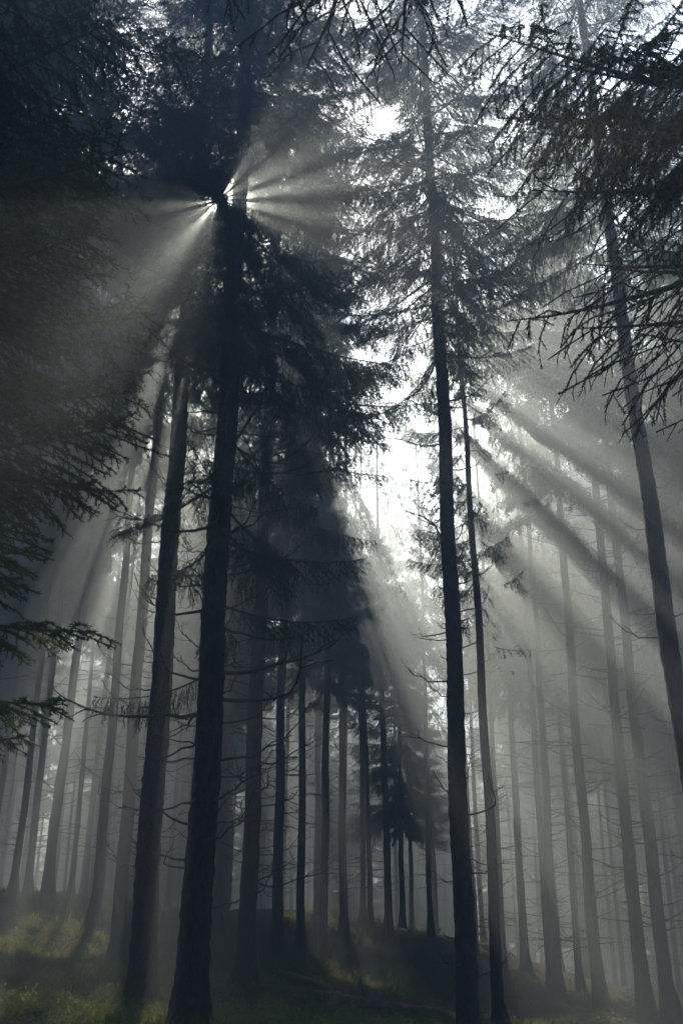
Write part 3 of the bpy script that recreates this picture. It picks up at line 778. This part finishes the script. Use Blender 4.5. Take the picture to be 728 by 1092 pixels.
# saplings
for i, (px, py, h, lab) in enumerate([
    (457, 1066, .75, 'small spruce seedling rising beside the low rotting stump'), (588, 1088, .8, 'bushy spruce seedling at the foot of the slim pale trunks in bright mist'),
    (672, 1088, .7, 'small spruce seedling at the lower corner below the misty trunks'), (345, 1040, .5, 'tiny spruce seedling in the small sunlit grass patch'),
    (60, 1004, .55, 'tiny spruce seedling standing in the sunlit bilberry patch'), (386, 1084, .5, 'tiny spruce seedling in front of the long mossy log')]):
    P = ground_at(px, py); root = tag(empty('spruce_seedling', (P[0], P[1], gz(P[0], P[1]))), lab, 'seedling')
    a1 = Acc(); tube(a1, [(0, 0, -.05), (0.01, 0, h * .5), (0, .01, h)], [.011, .008, .003], 6); link('stem', acc_mesh('stem', a1, (M_TWIG,)), root)
    a2 = Acc(); nb = int(h * 26)
    for j in range(nb):
        f = j / nb; b_ = make_bough(g, max(.08, .36 * (1 - f) * h / .7 + .05), hang=.1, q=1.5, nd=1.3, sec=.05, ter=.05, e0=10, e1=25, bare=.1, thick=.5)
        Vb_, Fb_, Mb_ = b_.arrays(); a2.V.append(Vb_ @ rot_z(j * 2.4).T + np.array([0, 0, h * (.12 + .86 * f)])); a2.F.append(Fb_ + a2.n); a2.M.append(Mb_); a2.n += len(Vb_)
    V_, F_, M_ = a2.arrays(); link('crown', tri_mesh('crown', V_, F_, M_, (M_TWIG, M_NEEDLE)), root)
# twig litter
x, y = wedge(g, 22000, 6.5, 36, 1.3); z = ground_z(x, y) + .02
az = g.random(len(x)) * 6.283; ln = g.uniform(.08, .5, len(x)) * (1 + 1.6 * (g.random(len(x)) < .12)); d = np.stack([np.cos(az) * ln, np.sin(az) * ln, g.normal(size=len(x)) * .05 + .02], 1); P0 = np.stack([x, y, z], 1)
acc = Acc(); segs_prism(acc, P0, P0 + d, .008 * (.6 + ln * 1.4), .003)
tag(link('litter', acc_mesh('litter', acc, (M_TWIG,))), 'dead twig litter strewn over the forest floor', 'litter', kind='stuff')

# ------------------------------------------------------------------ haze, sky, sun, camera
zlo, zhi = float(GZ.min()) - 1.0, 37.0
bpy_box = Acc()
X0, X1, Y0, Y1 = -155, 155, -55, 180
Vh = [(X0, Y0, zlo), (X1, Y0, zlo), (X1, Y1, zlo), (X0, Y1, zlo), (X0, Y0, zhi), (X1, Y0, zhi), (X1, Y1, zhi), (X0, Y1, zhi)]
Fh = [(3, 2, 1, 0), (4, 5, 6, 7), (0, 1, 5, 4), (1, 2, 6, 5), (2, 3, 7, 6), (3, 0, 4, 7)]
m, nt, out = new_mat('haze_air')
pv = nt.nodes.new('ShaderNodeVolumePrincipled')
pv.inputs['Color'].default_value = (0.68, 0.85, 1.0, 1)
pv.inputs['Density'].default_value = 0.0195
pv.inputs['Anisotropy'].default_value = 0.64
nt.links.new(pv.outputs[0], out.inputs['Volume'])
hz = link('haze', tri_mesh('haze', Vh, Fh, None, (m,)))
tag(hz, 'even pale morning mist filling the whole forest', 'haze', kind='stuff')

w = bpy.data.worlds.new("World"); bpy.context.scene.world = w; w.use_nodes = True
nt = w.node_tree; nt.nodes.clear()
out = nt.nodes.new('ShaderNodeOutputWorld'); bg = nt.nodes.new('ShaderNodeBackground'); sk = nt.nodes.new('ShaderNodeTexSky')
sk.sky_type = 'NISHITA'; sk.sun_disc = False; sk.sun_elevation = SUN_EL; sk.sun_rotation = SUN_AZ
sk.air_density = 1.0; sk.dust_density = 1.0; sk.ozone_density = 2.5
bg.inputs['Strength'].default_value = 0.105
nt.links.new(sk.outputs[0], bg.inputs['Color']); nt.links.new(bg.outputs[0], out.inputs['Surface'])

sl = bpy.data.lights.new('sun', 'SUN'); sl.energy = 5.0; sl.angle = R(0.5); sl.color = (1.0, 0.80, 0.58)
so = bpy.data.objects.new('sun', sl); C.objects.link(so)
so.rotation_euler = Vector([-float(c) for c in SUN]).to_track_quat('-Z', 'Y').to_euler(); so.location = (0, 0, 60)

cd = bpy.data.cameras.new('camera'); co = bpy.data.objects.new('camera', cd); C.objects.link(co)
cd.sensor_fit = 'VERTICAL'; cd.sensor_height = 36.0; cd.lens = 36.0 * FPX / 1092.0; cd.clip_end = 2000; cd.clip_start = 0.05
co.location = (0, 0, CAMZ); co.rotation_euler = (math.pi / 2 + PITCH, 0, 0)
sc = bpy.context.scene; sc.camera = co
sc.view_settings.view_transform = 'Standard'; sc.view_settings.look = 'None'; sc.view_settings.gamma = 1.0
sc.view_settings.exposure = 1.95
sc.view_settings.use_curve_mapping = False
sc.render.engine = 'CYCLES'
cy = sc.cycles
cy.use_denoising = True
cy.max_bounces = 5; cy.diffuse_bounces = 2; cy.glossy_bounces = 1; cy.transmission_bounces = 2; cy.volume_bounces = 0; cy.transparent_max_bounces = 4
cy.sample_clamp_indirect = 4.0
print('boughs', N_BOUGH[0], 'carved', CARVED[0], 'fill', len(FILL), 'sun', math.degrees(SUN_EL), math.degrees(SUN_AZ), 'zlo', zlo)
for k in T: print(k, [round(float(v), 2) for v in (T[k]['x'], T[k]['y'], gz(T[k]['x'], T[k]['y']))])
